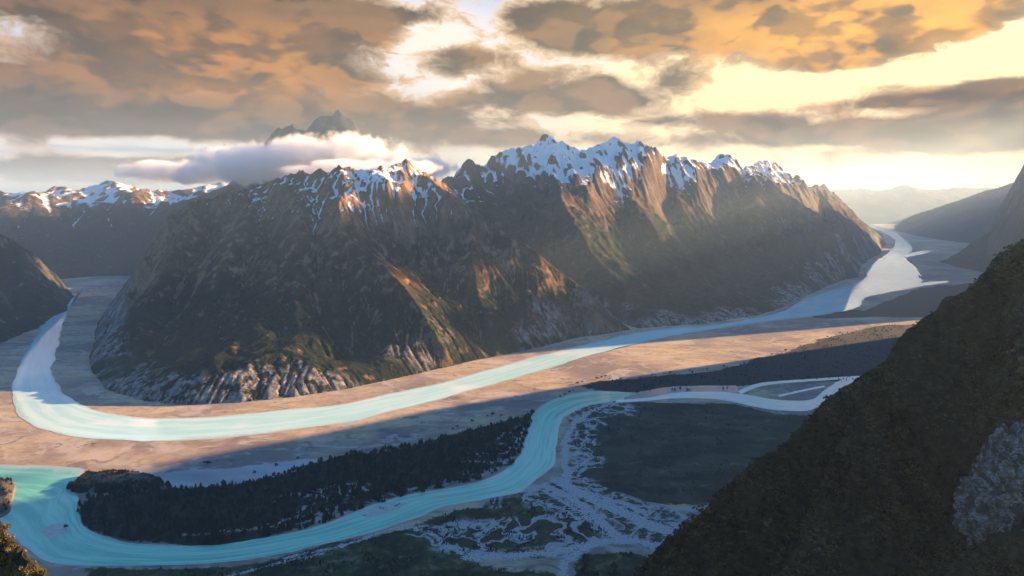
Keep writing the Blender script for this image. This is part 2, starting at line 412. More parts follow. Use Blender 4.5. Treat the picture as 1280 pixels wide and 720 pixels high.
# ------------------------------------------------------------------ near slopes
mH, g = material('near_slope')
geo = g.node('ShaderNodeNewGeometry'); P = geo.outputs['Position']; _, _, nz = g.xyz(geo.outputs['Normal'])
n1 = g.noise(P, .012, 7, .6); n2 = g.noise(P, .08, 6, .6); n3 = g.noise(P, .5, 4, .6)
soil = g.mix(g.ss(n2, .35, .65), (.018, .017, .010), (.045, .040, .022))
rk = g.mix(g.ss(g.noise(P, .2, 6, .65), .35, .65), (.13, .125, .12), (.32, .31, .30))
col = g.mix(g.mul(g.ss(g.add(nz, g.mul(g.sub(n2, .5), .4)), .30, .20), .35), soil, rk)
g.out(g.bsdf(col, .95, g.bump(g.add(g.mul(n2, 5), n3), .8, 1.0), .1))
H_ridges = [[wp(*p) for p in [(1900, -150, 1500), (1600, 60, 1150), (1420, 205, 1040), (1340, 262, 1015), (1280, 300, 1000), (1225, 330, 985), (1165, 385, 965), (1130, 415, 955), (1090, 455, 940), (1050, 490, 925), (1010, 520, 910), (950, 570, 890), (900, 615, 870), (870, 650, 860), (840, 680, 855), (800, 716, 850), (740, 775, 830), (640, 880, 800), (480, 1050, 780)]],
            [wp(1280, 300, 1000), wp(1290, 480, 800), wp(1300, 640, 660), (420, 420, 760)],
            [wp(1090, 455, 940), wp(1060, 560, 850), wp(1010, 690, 780), (230, 560, 650)]]
H_base = [(-700, 900), (-560, 560), (-330, 60), (200, -300), (2000, -300), (3300, 300), (3400, 1500), (2600, 2300), (1400, 1900), (500, 1350), (-200, 1050)]
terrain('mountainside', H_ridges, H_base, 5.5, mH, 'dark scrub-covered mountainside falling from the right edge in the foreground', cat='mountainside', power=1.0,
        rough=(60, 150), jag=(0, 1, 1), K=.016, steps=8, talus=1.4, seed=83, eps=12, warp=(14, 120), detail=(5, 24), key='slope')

I_ridges = [[(-900, -200, 1450), (-420, 150, 1230), (-230, 205, 1120), wp(0, 655, 215), wp(28, 682, 205), wp(66, 716, 195), (-120, 190, 1010), (-80, 220, 850)]]
I_base = [(420, 560), (-100, 700), (-600, 620), (-1500, 300), (-1500, -700), (-200, -700), (60, -250)]
terrain('mountainside', I_ridges, I_base, 5.0, mH, 'bushy rocky knoll at the bottom left corner', cat='mountainside', power=1.0,
        rough=(10, 60), jag=(0, 1, 1), K=.0, steps=0, seed=89, eps=6, warp=(5, 40), detail=(3, 16), key='knoll')

# ------------------------------------------------------------------ valley floor
us = np.concatenate([np.linspace(-9, -1.05, 40)[:-1], np.linspace(-1.05, 1.05, 760), np.linspace(1.05, 9, 40)[1:]])
rows = np.concatenate([np.array([-12000, -4000, 0, 900, 1400, 1700]), F * H / (np.concatenate([np.linspace(800, 272, 360), np.linspace(271, 259, 24)]) - HZ), np.array([125000.])])
U, YY = np.meshgrid(us, rows)
XX = U * np.maximum(YY, 1700)
jx = 60 * fbm(XX / 400, YY / 400, 4, 3); jy = 60 * fbm(XX / 400, YY / 400, 4, 4)
def field(poly, rough=1.0): return sdf(XX + jx * rough, YY + jy * rough, [gp(*p) for p in poly])
WOOD = [[(97, 632), (110, 622), (150, 615), (180, 606), (240, 612), (300, 604), (340, 596), (390, 580), (440, 566), (500, 560), (560, 546), (620, 530), (655, 520), (668, 512), (662, 530), (655, 558), (640, 580), (605, 597), (560, 609), (512, 617), (460, 632), (430, 644), (390, 658), (350, 667), (311, 673), (272, 679), (233, 681), (155, 675), (109, 660)],
        [(86, 609), (110, 596), (150, 593), (190, 600), (215, 612), (140, 616), (92, 614)]]
DARK = [[(722, 484), (745, 476), (790, 474), (830, 468), (900, 462), (960, 447), (1010, 430), (1060, 415), (1110, 406), (1200, 402), (1600, 396), (1600, 478), (1100, 478), (1020, 476), (960, 478), (920, 486), (860, 489), (790, 492), (750, 489)],
        [(1000, 378), (1080, 388), (1150, 360), (1230, 352), (1250, 400), (1100, 396), (1020, 398)]]
MEAD = [[(735, 510), (790, 502), (860, 503), (920, 506), (970, 518), (1400, 525), (1600, 640), (900, 628), (795, 627), (745, 610), (722, 590), (728, 560), (718, 540)]]
LOW = [[(100, 716), (194, 711), (280, 708), (350, 697), (430, 678), (500, 661), (560, 640), (640, 620), (680, 620), (720, 640), (757, 664), (720, 676), (650, 686), (590, 692), (570, 700), (640, 712), (700, 716), (690, 800), (60, 800)],
       [(730, 690), (790, 690), (850, 700), (850, 790), (700, 790)]]
def fmax(polys, rough=1.0):
    r = field(polys[0], rough)
    for p in polys[1:]: r = np.maximum(r, field(p, rough))
    return r
def line_field(lines, rough=1.0):
    r = np.full(XX.shape, -1e5)
    for w, pts in lines:
        d = seg_dist(XX + jx * rough * .5, YY + jy * rough * .5, [gp(*p) for p in pts], closed=False)
        r = np.maximum(r, w - d)
    return r
BRAID = line_field([
    (16, [(775, 503), (740, 513), (716, 530), (706, 552), (703, 575), (708, 600), (715, 622)]),
    (10, [(716, 530), (745, 524), (760, 532)]), (9, [(740, 513), (765, 512), (790, 520)]),
    (9, [(706, 552), (722, 548), (742, 553)]), (11, [(705, 572), (722, 565), (738, 572), (724, 580), (707, 592)]),
    (14, [(703, 575), (712, 590), (707, 612)]), (24, [(640, 614), (680, 606), (710, 622), (740, 645), (765, 668), (790, 676)]),
    (34, [(700, 602), (735, 622), (770, 640), (810, 655), (850, 665)]), (16, [(690, 600), (720, 610), (760, 625), (800, 640)]),
    (12, [(680, 612), (720, 640), (745, 665)]), (10, [(655, 622), (690, 632), (720, 650)]),
    (20, [(585, 697), (640, 696), (700, 690), (745, 677), (800, 677), (840, 684)]), (15, [(706, 722), (708, 704), (722, 690), (750, 678)]),
    (9, [(520, 660), (545, 670), (565, 684), (590, 697)]), (7, [(500, 662), (530, 656), (560, 662), (600, 655)]),
    (6, [(350, 700), (420, 686), (470, 668), (510, 655)]), (5, [(280, 720), (340, 706), (400, 694)]),
    (8, [(300, 660), (360, 656), (410, 648), (440, 640)]), (6, [(230, 668), (290, 662), (350, 652), (420, 636)]),
    (14, [(590, 600), (620, 586), (640, 568), (650, 548), (660, 528)]),
    (10, [(350, 622), (370, 618), (400, 620)]), (9, [(380, 640), (395, 622), (412, 612)]), (8, [(410, 612), (440, 604), (462, 612)]),
    
    (7, [(850, 490), (920, 485), (970, 478)]),
])
GREY = fmax([[(100, 632), (160, 596), (240, 585), (330, 580), (420, 572), (520, 555), (600, 540), (560, 552), (460, 570), (390, 586), (300, 606), (240, 614), (180, 612)],
             [(770, 631), (800, 632), (890, 630), (900, 660), (840, 655), (800, 645)]], 1.0)
FAN = [[(698, 500), (780, 498), (800, 512), (762, 524), (752, 550), (757, 575), (738, 598), (785, 622), (895, 640), (870, 695), (770, 672), (700, 645), (640, 622), (600, 628), (640, 612), (690, 600), (704, 560), (700, 530)],
       [(500, 664), (545, 652), (640, 640), (720, 640), (760, 664), (720, 700), (640, 702), (585, 698), (545, 680)],
       [(590, 604), (625, 586), (648, 560), (655, 525), (640, 535), (610, 560), (560, 600), (480, 622), (400, 640), (330, 668), (400, 660), (500, 622)],
       [(350, 632), (420, 600), (470, 600), (470, 620), (400, 632)]]
gattr = dict(fan=fmax(FAN, 2.0), wood=fmax(WOOD), dark=fmax(DARK, 1.5), mead=fmax(MEAD), low=fmax(LOW), braid=BRAID, silt=GREY)
mg, g = material('valley_floor')
P = g.node('ShaderNodeNewGeometry').outputs['Position']
n0 = g.noise(P, .0012, 5, .55); n1 = g.noise(P, .006, 7, .6); n2 = g.noise(P, .03, 6, .6); n3 = g.noise(P, .12, 4, .6)
flowx = g.noise(g.vm('MULTIPLY', g.vm('ADD', P, g.vm('MULTIPLY', g.node('ShaderNodeTexNoise', {'Vector': P, 'Scale': .0015, 'Detail': 3.0}).outputs[1], (600, 600, 0))), (.25, 1, 1)), .008, 6, .6)
gravel = g.mix(g.ss(flowx, .35, .65), (.38, .285, .175), (.56, .44, .275))
gravel = g.mix(g.ss(n0, .42, .6), gravel, (.235, .19, .165))
gravel = g.mix(g.mul(g.ss(n2, .45, .7), .45), gravel, (.17, .14, .115))
wv = g.vm('ADD', P, g.vm('MULTIPLY', g.node('ShaderNodeTexNoise', {'Vector': P, 'Scale': .0011, 'Detail': 4.0}).outputs[1], (900, 900, 0)))
for sc_, wd_, c_ in ((.0016, .030, (.50, .42, .34)), (.0034, .024, (.17, .14, .12)), (.006, .03, (.46, .40, .34))):
    rl = g.m('ABSOLUTE', g.sub(g.noise(g.vm('MULTIPLY', wv, (.45, 1, 1)), sc_, 3, .5), .5))
    gravel = g.mix(g.mul(g.ss(rl, wd_, .004), g.ss(n1, .42, .56), .75), gravel, c_)
gravel = g.mix(g.mul(g.ss(n1, .58, .68), g.ss(n2, .5, .58), .8), gravel, (.07, .066, .045))
def edge(a, w=30.0, soft=7.0, k=70.0):
    return g.ss(g.add(g.attr(a), g.mul(g.sub(n2, .5), k), g.mul(g.sub(n1, .5), k)), -soft, soft)
silt = g.mix(g.ss(flowx, .3, .7), (.30, .295, .29), (.46, .45, .44))
col = g.mix(edge('silt'), gravel, silt)
wd = g.mix(g.ss(n2, .35, .65), (.016, .022, .013), (.035, .042, .02))
meadc = g.mix(g.ss(g.add(g.mul(flowx, .5), g.mul(n1, .5)), .42, .58), (.010, .024, .018), (.045, .060, .032))
meadc = g.mix(g.mul(g.ss(n2, .55, .7), .5), meadc, (.09, .09, .06))
lowc = g.mix(g.ss(g.add(g.mul(n1, .6), g.mul(n2, .4)), .42, .58), (.010, .020, .010), (.050, .065, .022))
lowc = g.mix(g.ss(g.add(n2, g.mul(n1, .5)), .84, .95), lowc, (.12, .12, .06))
darkc = g.mix(g.ss(n2, .4, .65), (.012, .018, .016), (.03, .034, .028))
col = g.mix(edge('mead'), col, meadc)
col = g.mix(edge('low'), col, lowc)
col = g.mix(edge('dark'), col, darkc)
col = g.mix(edge('wood', k=50), col, wd)
wv2 = g.vm('ADD', P, g.vm('MULTIPLY', g.node('ShaderNodeTexNoise', {'Vector': P, 'Scale': .004, 'Detail': 4.0}).outputs[1], (260, 260, 0)))
fan = g.ss(g.add(g.attr('fan'), g.mul(g.sub(n1, .5), 160)), -25, 25)
col = g.mix(g.mul(fan, g.ss(n2, .62, .45)), col, g.mix(g.ss(n3, .4, .6), (.022, .030, .018), (.07, .075, .045)))
for sc_, wd_ in ((.005, .034), (.010, .034)):
    rl = g.m('ABSOLUTE', g.sub(g.noise(wv2, sc_, 2, .5), .5))
    col = g.mix(g.mul(fan, g.ss(rl, wd_, wd_ * .35), g.ss(n2, .30, .42)), col, g.mix(g.ss(n3, .3, .7), (.30, .29, .275), (.46, .445, .42)))
faint = g.m('ABSOLUTE', g.sub(g.noise(g.vm('MULTIPLY', wv2, (.35, 1, 1)), .006, 3, .5), .5))
col = g.mix(g.mul(g.ss(faint, .016, .004), g.ss(n1, .47, .6), g.m('MAXIMUM', edge('mead'), edge('low')), .55), col, (.15, .15, .12))
br = g.ss(g.add(g.attr('braid'), g.mul(g.sub(n2, .5), 60), g.mul(g.sub(n3, .5), 40)), -6, 8)
br = g.mul(br, g.ss(g.add(n3, g.mul(n2, .5)), .50, .66, .25, 1.0))
col = g.mix(br, col, g.mix(g.ss(n3, .35, .65), (.34, .33, .315), (.50, .485, .46)))
g.out(g.bsdf(col, .95, g.bump(g.add(g.mul(n2, 3), n3), .5, 1.0), .15))
V = np.stack([XX.ravel(), YY.ravel(), np.zeros(XX.size)], 1)
tag(mesh_np('ground', V, grid_faces(*XX.shape), mg, True, gattr), 'flat gravel valley floor with dark woods, meadows and pale braided stream beds', 'valley floor', kind='structure')

# ------------------------------------------------------------------ rivers
def water_mat(name, base, base2, rough=.10, shoal=None, bump_k=.10, ior=1.4):
    m, g = material(name)
    P = g.node('ShaderNodeNewGeometry').outputs['Position']
    al = g.attr('along'); ac = g.attr('across')
    fv = g.vec(g.mul(al, .0011), g.mul(ac, 2.2), 0.0)
    cur = g.noise(fv, 1.6, 6, .62, .4); big = g.noise(P, .0022, 5, .6); fine = g.noise(P, .05, 5, .6)
    col = g.mix(g.ss(cur, .40, .60), base, base2)
    col = g.mix(g.mul(g.ss(big, .50, .66), .6), col, tuple(min(1, c * 1.35 + .04) for c in base))
    rim = g.ss(g.add(g.m('ABSOLUTE', ac), g.mul(g.sub(big, .5), .7), g.mul(g.sub(fine, .5), .35)), .80, 1.0)
    col = g.mix(g.mul(rim, .7), col, shoal or (.50, .52, .46))
    g.out(g.bsdf(col, g.add(rough, g.mul(g.ss(cur, .35, .65), rough)), g.bump(g.add(fine, g.mul(g.noise(P, .3, 3, .6), .3)), bump_k, 1.0), .5, IOR=ior))
    return m
def strip(name, left, right, mat, label, z, n=240, m=9, rough=(10, 160), seed=5, cat='river'):
    L = spline(left, n); Rr = spline(right, n)
    f = np.linspace(0, 1, m)[None, :, None]
    Q = L[:, None] * (1 - f) + Rr[:, None] * f
    Yq = F * H / (Q[..., 1] - HZ); Xq = (Q[..., 0] - 640) / F * Yq
    e = np.abs(np.linspace(-1, 1, m))[None] ** 4
    s = rough[0] * np.clip(Yq / 4000, .7, 3)
    al = np.concatenate([[0], np.cumsum(np.hypot(np.diff(Xq[:, m // 2]), np.diff(Yq[:, m // 2])))])[:, None] + 0 * Xq
    ac = np.linspace(-1, 1, m)[None] + 0 * Xq
    Xq = Xq + e * s * fbm(Xq / rough[1], Yq / rough[1], 5, seed); Yq = Yq + e * s * fbm(Xq / rough[1] + 40, Yq / rough[1], 5, seed + 3)
    V = np.stack([Xq.ravel(), Yq.ravel(), np.full(Xq.size, z)], 1)
    return tag(mesh_np(name, V, grid_faces(n, m), mat, True, dict(along=al, across=ac)), label, cat, kind='structure')
w_white = water_mat('pale_glacier_water', (.68, .95, .91), (.50, .86, .82), .04, None, .06, 1.65)
w_turq = water_mat('turquoise_water', (.12, .46, .31), (.26, .62, .45))
w_teal = water_mat('deep_teal_water', (.03, .16, .20), (.04, .20, .22))
UP = [(97, 361), (87, 385), (77, 410), (70, 440), (66, 469), (78, 490), (101, 506), (136, 517), (194, 522.5), (272, 520), (350, 513), (430, 505), (478, 494), (555, 478), (620, 459), (688, 441), (720, 433), (807, 414), (895, 405), (939, 398), (982, 387), (1004, 374), (1026, 366), (1060, 356), (1083, 346), (1079, 335), (1096, 326), (1114, 313), (1118, 300), (1100, 289), (1083, 283), (1070, 278)]
DN = [(103, 361), (100, 366), (64, 388), (43, 424), (23, 460), (15, 490), (20, 510), (31, 525), (58, 538), (117, 549), (194, 551.5), (272, 548), (350, 540), (430, 529), (478, 518), (517, 502 + 6), (594, 487), (688, 460), (720, 449), (807, 427), (895, 411), (982, 400), (1026, 394), (1070, 385), (1083, 372), (1114, 365), (1149, 357), (1149, 339), (1133, 322), (1140, 309), (1120, 290), (1080, 278)]
UP[0] = (100, 361)
strip('river', UP, DN, w_white, 'wide pale milky river sweeping round the foot of the massif', .8, 520, 15, (26, 260))
strip('side_channel', [(1130, 322), (1150, 318), (1176, 313)], [(1132, 318), (1150, 314), (1176, 310)], w_white, 'thin pale side channel right of the far river', 1.2, 40, 5, (16, 300), cat='river channel')
strip('side_channel', [(1100, 366), (1150, 358), (1186, 353)], [(1100, 362), (1150, 354), (1184, 351)], w_white, 'thin pale river spur pointing right beside the dark slope', 1.2, 40, 5, (16, 300), cat='river channel')
U2 = [(-60, 580), (0, 581), (70, 583), (104, 587), (98, 596), (88, 608), (97, 622), (96, 634), (100, 648), (109, 662), (155, 677), (233, 683), (272, 681), (311, 675), (350, 669), (389, 660), (430, 646), (458, 634), (509, 619), (555, 611), (602, 601), (633, 586), (651, 564), (659, 541), (664, 522), (674, 510), (695, 498), (723, 491), (750, 489), (789, 491)]
D2 = [(-60, 600), (-6, 640), (4, 655), (10, 665), (20, 675), (30, 684), (39, 690), (50, 698), (60, 704), (80, 706), (117, 707), (194, 707), (272, 704), (350, 693), (389, 683), (430, 675), (497, 656), (530, 644), (555, 634), (602, 625), (649, 615), (672, 599), (692, 580), (695, 553), (701, 529), (711, 518), (734, 508), (755, 504), (773, 501), (795, 497)]
strip('river', U2, D2, w_turq, 'turquoise river winding through the dark woods in the foreground', .8, 520, 15, (16, 140), seed=9)
strip('side_channel', [(780, 496), (815, 487), (850, 483), (920, 482)], [(780, 504), (850, 497), (890, 493), (925, 490)], w_teal, 'dark teal backwater beside the thin cream channel', 1.0, 60, 5, (8, 120), cat='river channel')
cream = water_mat('sun_tinted_water', (.82, .76, .58), (.70, .70, .58), .22, (.75, .70, .58))  # cream base colour stands in for sunlight reflected by these channels
strip('side_channel', [(770, 500.5), (810, 497), (850, 491), (900, 490), (935, 494), (972, 500), (1013, 500), (1030, 488), (1050, 476), (1080, 468)], [(770, 503.5), (812, 501), (850, 498), (900, 500), (940, 508), (972, 513), (1013, 513), (1037, 498), (1054, 484), (1084, 474)], cream, 'bright cream channel curving in front of the dark slope', 1.3, 100, 7, (7, 100), cat='river channel')
strip('side_channel', [(922, 489), (945, 480), (972, 476.5), (1025, 473), (1070, 470)], [(926, 493), (948, 484), (972, 480), (1025, 476), (1070, 474)], cream, 'thin cream channel looping behind the little dark island', 1.2, 60, 5, (5, 100), cat='river channel')
strip('side_channel', [(972, 494), (1000, 488), (1030, 482)], [(974, 496.5), (1002, 490), (1032, 484)], cream, 'short pale thread of water crossing the little dark island', 1.25, 40, 5, (4, 80), cat='river channel')

# ------------------------------------------------------------------ low land in the lower river
mI, g = material('island_ground')
geo = g.node('ShaderNodeNewGeometry'); P = geo.outputs['Position']; _, _, pz = g.xyz(P)
n2 = g.noise(P, .03, 6, .6); n3 = g.noise(P, .12, 4, .6)
col = g.mix(g.ss(g.add(pz, g.mul(g.sub(n2, .5), 50)), 6, 12), (.15, .135, .12), g.mix(g.ss(n3, .36, .58), (.022, .022, .014), (.12, .10, .08)))
g.out(g.bsdf(col, .95, g.bump(g.add(g.mul(n2, 3), n3), .6, 1.0), .1))
terrain('island', [[gp(104, 606) + (20,), gp(130, 602) + (34,), gp(160, 600) + (36,), gp(190, 605) + (24,)]], [gp(*p) for p in [(85, 609), (96, 600), (112, 594), (150, 591), (192, 597), (212, 610), (190, 615), (140, 616), (94, 615)]],
        5.0, mI, 'low rocky island with bare banks beside the turquoise pool', cat='island', power=.5, rough=(9, 60), jag=(0, 1, 1), steps=0, detail=(3, 20), warp=(10, 60), seed=97, key='isle')
terrain('island', [[gp(-30, 625) + (40,), gp(0, 615) + (46,), gp(8, 626) + (30,)]], [gp(*p) for p in [(-80, 600), (0, 599), (15, 602), (20, 610), (16, 624), (12, 642), (0, 648), (-80, 648)]],
        5.0, mI, 'dark rocky bank cut by the left edge of the pool', cat='island', power=.5, rough=(9, 60), jag=(0, 1, 1), steps=0, detail=(3, 20), warp=(8, 60), seed=101, key='bank')
ms, g = material('wet_sand')
P = g.node('ShaderNodeNewGeometry').outputs['Position']
g.out(g.bsdf(g.mix(g.ss(g.noise(P, .06, 5, .6), .35, .65), (.42, .43, .36), (.56, .54, .45)), .7, None, .2))
def sandbar(pts, label, z):
    p = spline([gp(*q) for q in pts + pts[:1]], 64)[:-1]
    c = p.mean(0); V = [(c[0], c[1], z + .5)]
    for f in (.5, .8, 1.0):
        q = c + (p - c) * f + 8 * f * np.stack([fbm(p[:, 0] / 30, p[:, 1] / 30, 4, 7), fbm(p[:, 0] / 30, p[:, 1] / 30, 4, 8)], 1)
        V += [(x, y, z + .5 * (1 - f ** 2)) for x, y in q]
    n = len(p); fs = [(0, 1 + i, 1 + (i + 1) % n, 1 + (i + 1) % n) for i in range(n)]
    tri = [(0, 1 + i, 1 + (i + 1) % n) for i in range(n)]
    me = bpy.data.meshes.new('sandbar')
    qd = [(1 + k * n + i, 1 + (k + 1) * n + i, 1 + (k + 1) * n + (i + 1) % n, 1 + k * n + (i + 1) % n) for k in (0, 1) for i in range(n)]
    me.from_pydata(V, [], tri + qd); me.materials.append(ms)
    o = bpy.data.objects.new('sandbar', me); C.objects.link(o)
    tag(o, label, 'sandbar', kind='structure')
sandbar([(52, 668), (60, 658), (78, 654), (84, 660), (78, 668), (64, 674)], 'pale shoal in the turquoise pool below a lone dark tree', .9)
sandbar([(452, 644), (470, 634), (496, 629), (512, 629), (500, 635), (478, 644), (462, 648)], 'pale shoal in midstream of the turquoise river', .9)

# ------------------------------------------------------------------ plants
def plant_mat(name, lo, hi, soft=.25):
    m, g = material(name)
    t = g.attr('tint'); oi = g.node('ShaderNodeObjectInfo').outputs['Random']
    P = g.node('ShaderNodeNewGeometry').outputs['Position']
    big = g.noise(P, .02, 4, .6)
    f = g.add(g.mul(t, .95), g.mul(g.sub(big, .5), 1.5), g.mul(oi, .0), -.02)
    col = g.mix(g.m('MINIMUM', g.m('MAXIMUM', f, 0.0), 1.0), lo, hi)
    d = g.bsdf(col, .9, None, .1)
    tr = g.node('ShaderNodeBsdfTranslucent', {'Color': col}).outputs[0]
    mx = g.node('ShaderNodeMixShader', {0: soft, 1: d, 2: tr})
    g.out(mx.outputs[0]); return m
m_scrub = plant_mat('scrub_leaves', (.006, .007, .004), (.22, .18, .09))
m_wood = plant_mat('wood_leaves', (.008, .013, .010), (.028, .034, .020), .1)
m_gold = plant_mat('golden_tussock', (.42, .26, .02), (.75, .50, .05))
m_bark, g = material('bark'); g.out(g.bsdf((.05, .035, .025), .95))
def leaf_clump(n, r, size, seed, flat=.75):
    """a shrub of unit height class: n leaf tufts on an uneven dome with gaps"""
    q = np.random.default_rng(seed); V = []; Fq = []; T = []
    lob = q.normal(size=(5, 3)) * [.45, .45, .2] * r; lr = q.uniform(.4, .75, 5) * r
    for i in range(n):
        k = q.integers(5); d = q.normal(size=3); d /= np.linalg.norm(d); d[2] = abs(d[2]) * 1.0 - .1
        c = lob[k] + d * lr[k] * q.uniform(.75, 1.05); c[2] = max(c[2] * flat + .35 * r, .05 * r)
        a = q.normal(size=3); a /= np.linalg.norm(a); b = np.cross(a, d + q.normal(size=3) * .4); b /= np.linalg.norm(b) + 1e-6
        s = size * q.uniform(.6, 1.3)
        o = len(V); V += [c - a * s - b * s * .6, c + a * s - b * s * .7, c + a * s * .8 + b * s, c - a * s * .7 + b * s * .8]
        Fq.append((o, o + 1, o + 2, o + 3)); T += [q.uniform(0, 1)] * 4
    return np.array(V), np.array(Fq), np.array(T)
def merge(name, protos, pts, scales, rots, mat, tint=None, hscale=None):
    Vs = []; Fs = []; Ts = []; off = 0
    for i, (p, sc, ro) in enumerate(zip(pts, scales, rots)):
        v, f, t = protos[i % len(protos)]
        c, s_ = math.cos(ro), math.sin(ro)
        w_ = np.stack([v[:, 0] * c - v[:, 1] * s_, v[:, 0] * s_ + v[:, 1] * c, v[:, 2] * (1 if hscale is None else hscale[i])], 1) * sc + p
        Vs.append(w_); Fs.append(f + off); off += len(v)
        Ts.append(np.clip(t * .45 + (0 if tint is None else tint[i]), 0, 1.2))
    return mesh_np(name, np.vstack(Vs), np.vstack(Fs), mat, False, dict(tint=np.concatenate(Ts)))
def project(x, y, z):
    return 640 + F * x / y, HZ + F * (H - z) / y

def hit(px, py):                      # where a line of sight meets the near slope
    for Y in np.arange(300, 1500, 2.0):
        x, y, z = wp(px, py, Y)
        if height_at('slope', np.array([x]), np.array([y]))[0] > z: return x, y, z
    return wp(px, py, 640)
# scrub on the near mountainside: the shrubs that show largest stand alone, the rest is one mass
def slope_points(key, n, seed, box):
    q = np.random.default_rng(seed)
    x = q.uniform(box[0], box[1], n); y = q.uniform(box[2], box[3], n)
    z = height_at(key, x, y); e = 3.0
    nx = -(height_at(key, x + e, y) - z) / e; ny = -(height_at(key, x, y + e) - z) / e
    px, py = project(x, y, z)
    face = -x * nx - y * ny + (H - z)
    ok = (face > -20) & (px > -20) & (px < 1310) & (py < 750) & (py > 200)
    dens = fbm(x / 55, y / 55, 4, seed) + .35 * fbm(x / 9, y / 9, 2, seed + 5)
    ok &= dens > -.28
    if key == 'slope': ok &= ~((np.abs(px - 1274 + (py - 622) * .45) < 32 + 26 * dens) & (np.abs(py - 622) < 54 + 20 * dens))
    cosv = face / (np.sqrt(x * x + y * y + (H - z) ** 2) * np.sqrt(1 + nx * nx + ny * ny))
    return np.stack([x, y, z], 1)[ok], np.hypot(x, y)[ok], dens[ok], cosv[ok]
protos = [leaf_clump(46, 1.0, .20, 200 + i) for i in range(6)]
pt, ds, dn, cv = slope_points('slope', 110000, 31, (60, 1250, 380, 1350))
q = np.random.default_rng(5)
sc = q.uniform(1.3, 4.2, len(pt)) * np.clip(1 + dn, .6, 1.5); big = q.uniform(size=len(pt)) < .06; sc[big] *= 1.7
rim = (cv < .16) & (q.uniform(size=len(pt)) < .3); sc[rim] *= q.uniform(1.2, 2.0, rim.sum())
tint = np.clip(.02 + .85 * fbm(pt[:, 0] / 38, pt[:, 1] / 38, 4, 77) + q.normal(0, .17, len(pt)) + .32 * sstep(960, 1120, pt[:, 2]) - .06, -.3, .9)  # shrubs higher up tinted paler, imitating warm light near the crest
order = np.argsort(-(sc / ds))
single, rest = order[:180], order[180:24000]
pt[:, 2] -= .25
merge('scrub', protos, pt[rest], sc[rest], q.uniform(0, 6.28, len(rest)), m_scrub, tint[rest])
tag(bpy.data.objects['scrub'], 'dense dark scrub covering the right foreground mountainside', 'scrub', kind='stuff')
pm = []
for i, (v, f, t) in enumerate(protos):
    for k in range(2):
        o = mesh_np('shrub', v, f, m_scrub, False, dict(tint=t * .6 + (.08, .4)[k])); pm.append(o)
def place(o, src, loc, s_, rz):
    o.location = loc; o.scale = (s_, s_, s_); o.rotation_euler = (0, 0, rz)
used = set()
for n_, i in enumerate(single):
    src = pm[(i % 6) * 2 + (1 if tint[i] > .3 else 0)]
    if src.name in used:
        o = src.copy(); C.objects.link(o)
    else:
        o = src; used.add(src.name)
    place(o, src, tuple(pt[i]), float(sc[i]), float(q.uniform(0, 6.28)))
    tag(o, 'rounded shrub among the scrub on the dark right foreground slope', 'shrub', 'shrubs on the right foreground slope')
for o in pm:
    if o.name not in used: bpy.data.objects.remove(o)

# knoll at the bottom left
pt, ds, dn, cv = slope_points('knoll', 30000, 41, (-330, -60, 120, 330))
near = np.argsort(ds)[:420]; pt = pt[near]
sck = q.uniform(.9, 2.2, len(pt)); pt[:, 2] -= .2
pv = [leaf_clump(150, 1.0, .11, 300 + i) for i in range(4)]
kp = []
for i, (v, f, t) in enumerate(pv): kp.append(mesh_np('shrub', v, f, m_scrub, False, dict(tint=t * .5 + .1 + .1 * i)))
take = np.argsort(-sck / np.hypot(pt[:, 0], pt[:, 1]))[:110]
for n_, i in enumerate(take):
    o = kp[n_] if n_ < 4 else kp[n_ % 4].copy()
    if n_ >= 4: C.objects.link(o)
    place(o, None, tuple(pt[i]), float(sck[i]) * 1.1, float(q.uniform(0, 6.28)))
    tag(o, 'leafy brown-green shrub on the knoll at the bottom left corner', 'shrub', 'shrubs on the bottom left knoll')

# woods on the valley floor
def tree_proto(seed, conic):
    q_ = np.random.default_rng(seed); V = []; Fq = []; T = []
    for lv in range(4):
        z = .12 + .24 * lv; r = (.36 * (1 - lv / 4.6) if conic else .38 * math.sin(.7 + lv * .62)) * q_.uniform(.85, 1.15)
        for k in range(5):
            a = k * 1.2566 + lv * .7 + q_.uniform(-.3, .3); o = len(V); c, s_ = math.cos(a), math.sin(a)
            V += [(0, 0, z + .34), (c * r - s_ * r * .6, s_ * r + c * r * .6, z + q_.uniform(-.05, .05)), (c * r * 1.15, s_ * r * 1.15, z - .05), (c * r + s_ * r * .6, s_ * r - c * r * .6, z + q_.uniform(-.05, .05))]
            Fq.append((o, o + 1, o + 2, o + 3)); T += [q_.uniform(0, 1)] * 4
    return np.array(V), np.array(Fq), np.array(T)
tp = [tree_proto(400 + i, i % 3 != 2) for i in range(6)]
def scatter(polys, n, seed, inner=4, gap=-.15, gs=60):
    q_ = np.random.default_rng(seed); out = []
    for poly in polys:
        w_ = np.array([gp(*p) for p in poly]); lo, hi = w_.min(0), w_.max(0)
        x = q_.uniform(lo[0], hi[0], n); y = q_.uniform(lo[1], hi[1], n)
        sd = sdf(x, y, [tuple(p) for p in w_]) + 22 * fbm(x / 60, y / 60, 3, seed)
        ok = (sd > inner) & (fbm(x / gs, y / gs, 4, seed + 2) > gap)
        u = 640 + F * x / y; ok &= (u > -60) & (u < 1340)
        out.append(np.stack([x, y, np.zeros(len(x))], 1)[ok])
    return np.vstack(out)
LINES = [(14, [(655, 520), (650, 548), (640, 568)])]
def wood(name, pts, lo, hi, label, mat=m_wood):
    n = len(pts); q_ = np.random.default_rng(n)
    tt = np.clip(.3 + .7 * fbm(pts[:, 0] / 90, pts[:, 1] / 90, 3, 12) + q_.normal(0, .12, n), -.1, .9)
    o = merge(name, tp, pts, q_.uniform(lo, hi, n), q_.uniform(0, 6.28, n), mat, tt)
    return tag(o, label, 'woodland', kind='stuff')
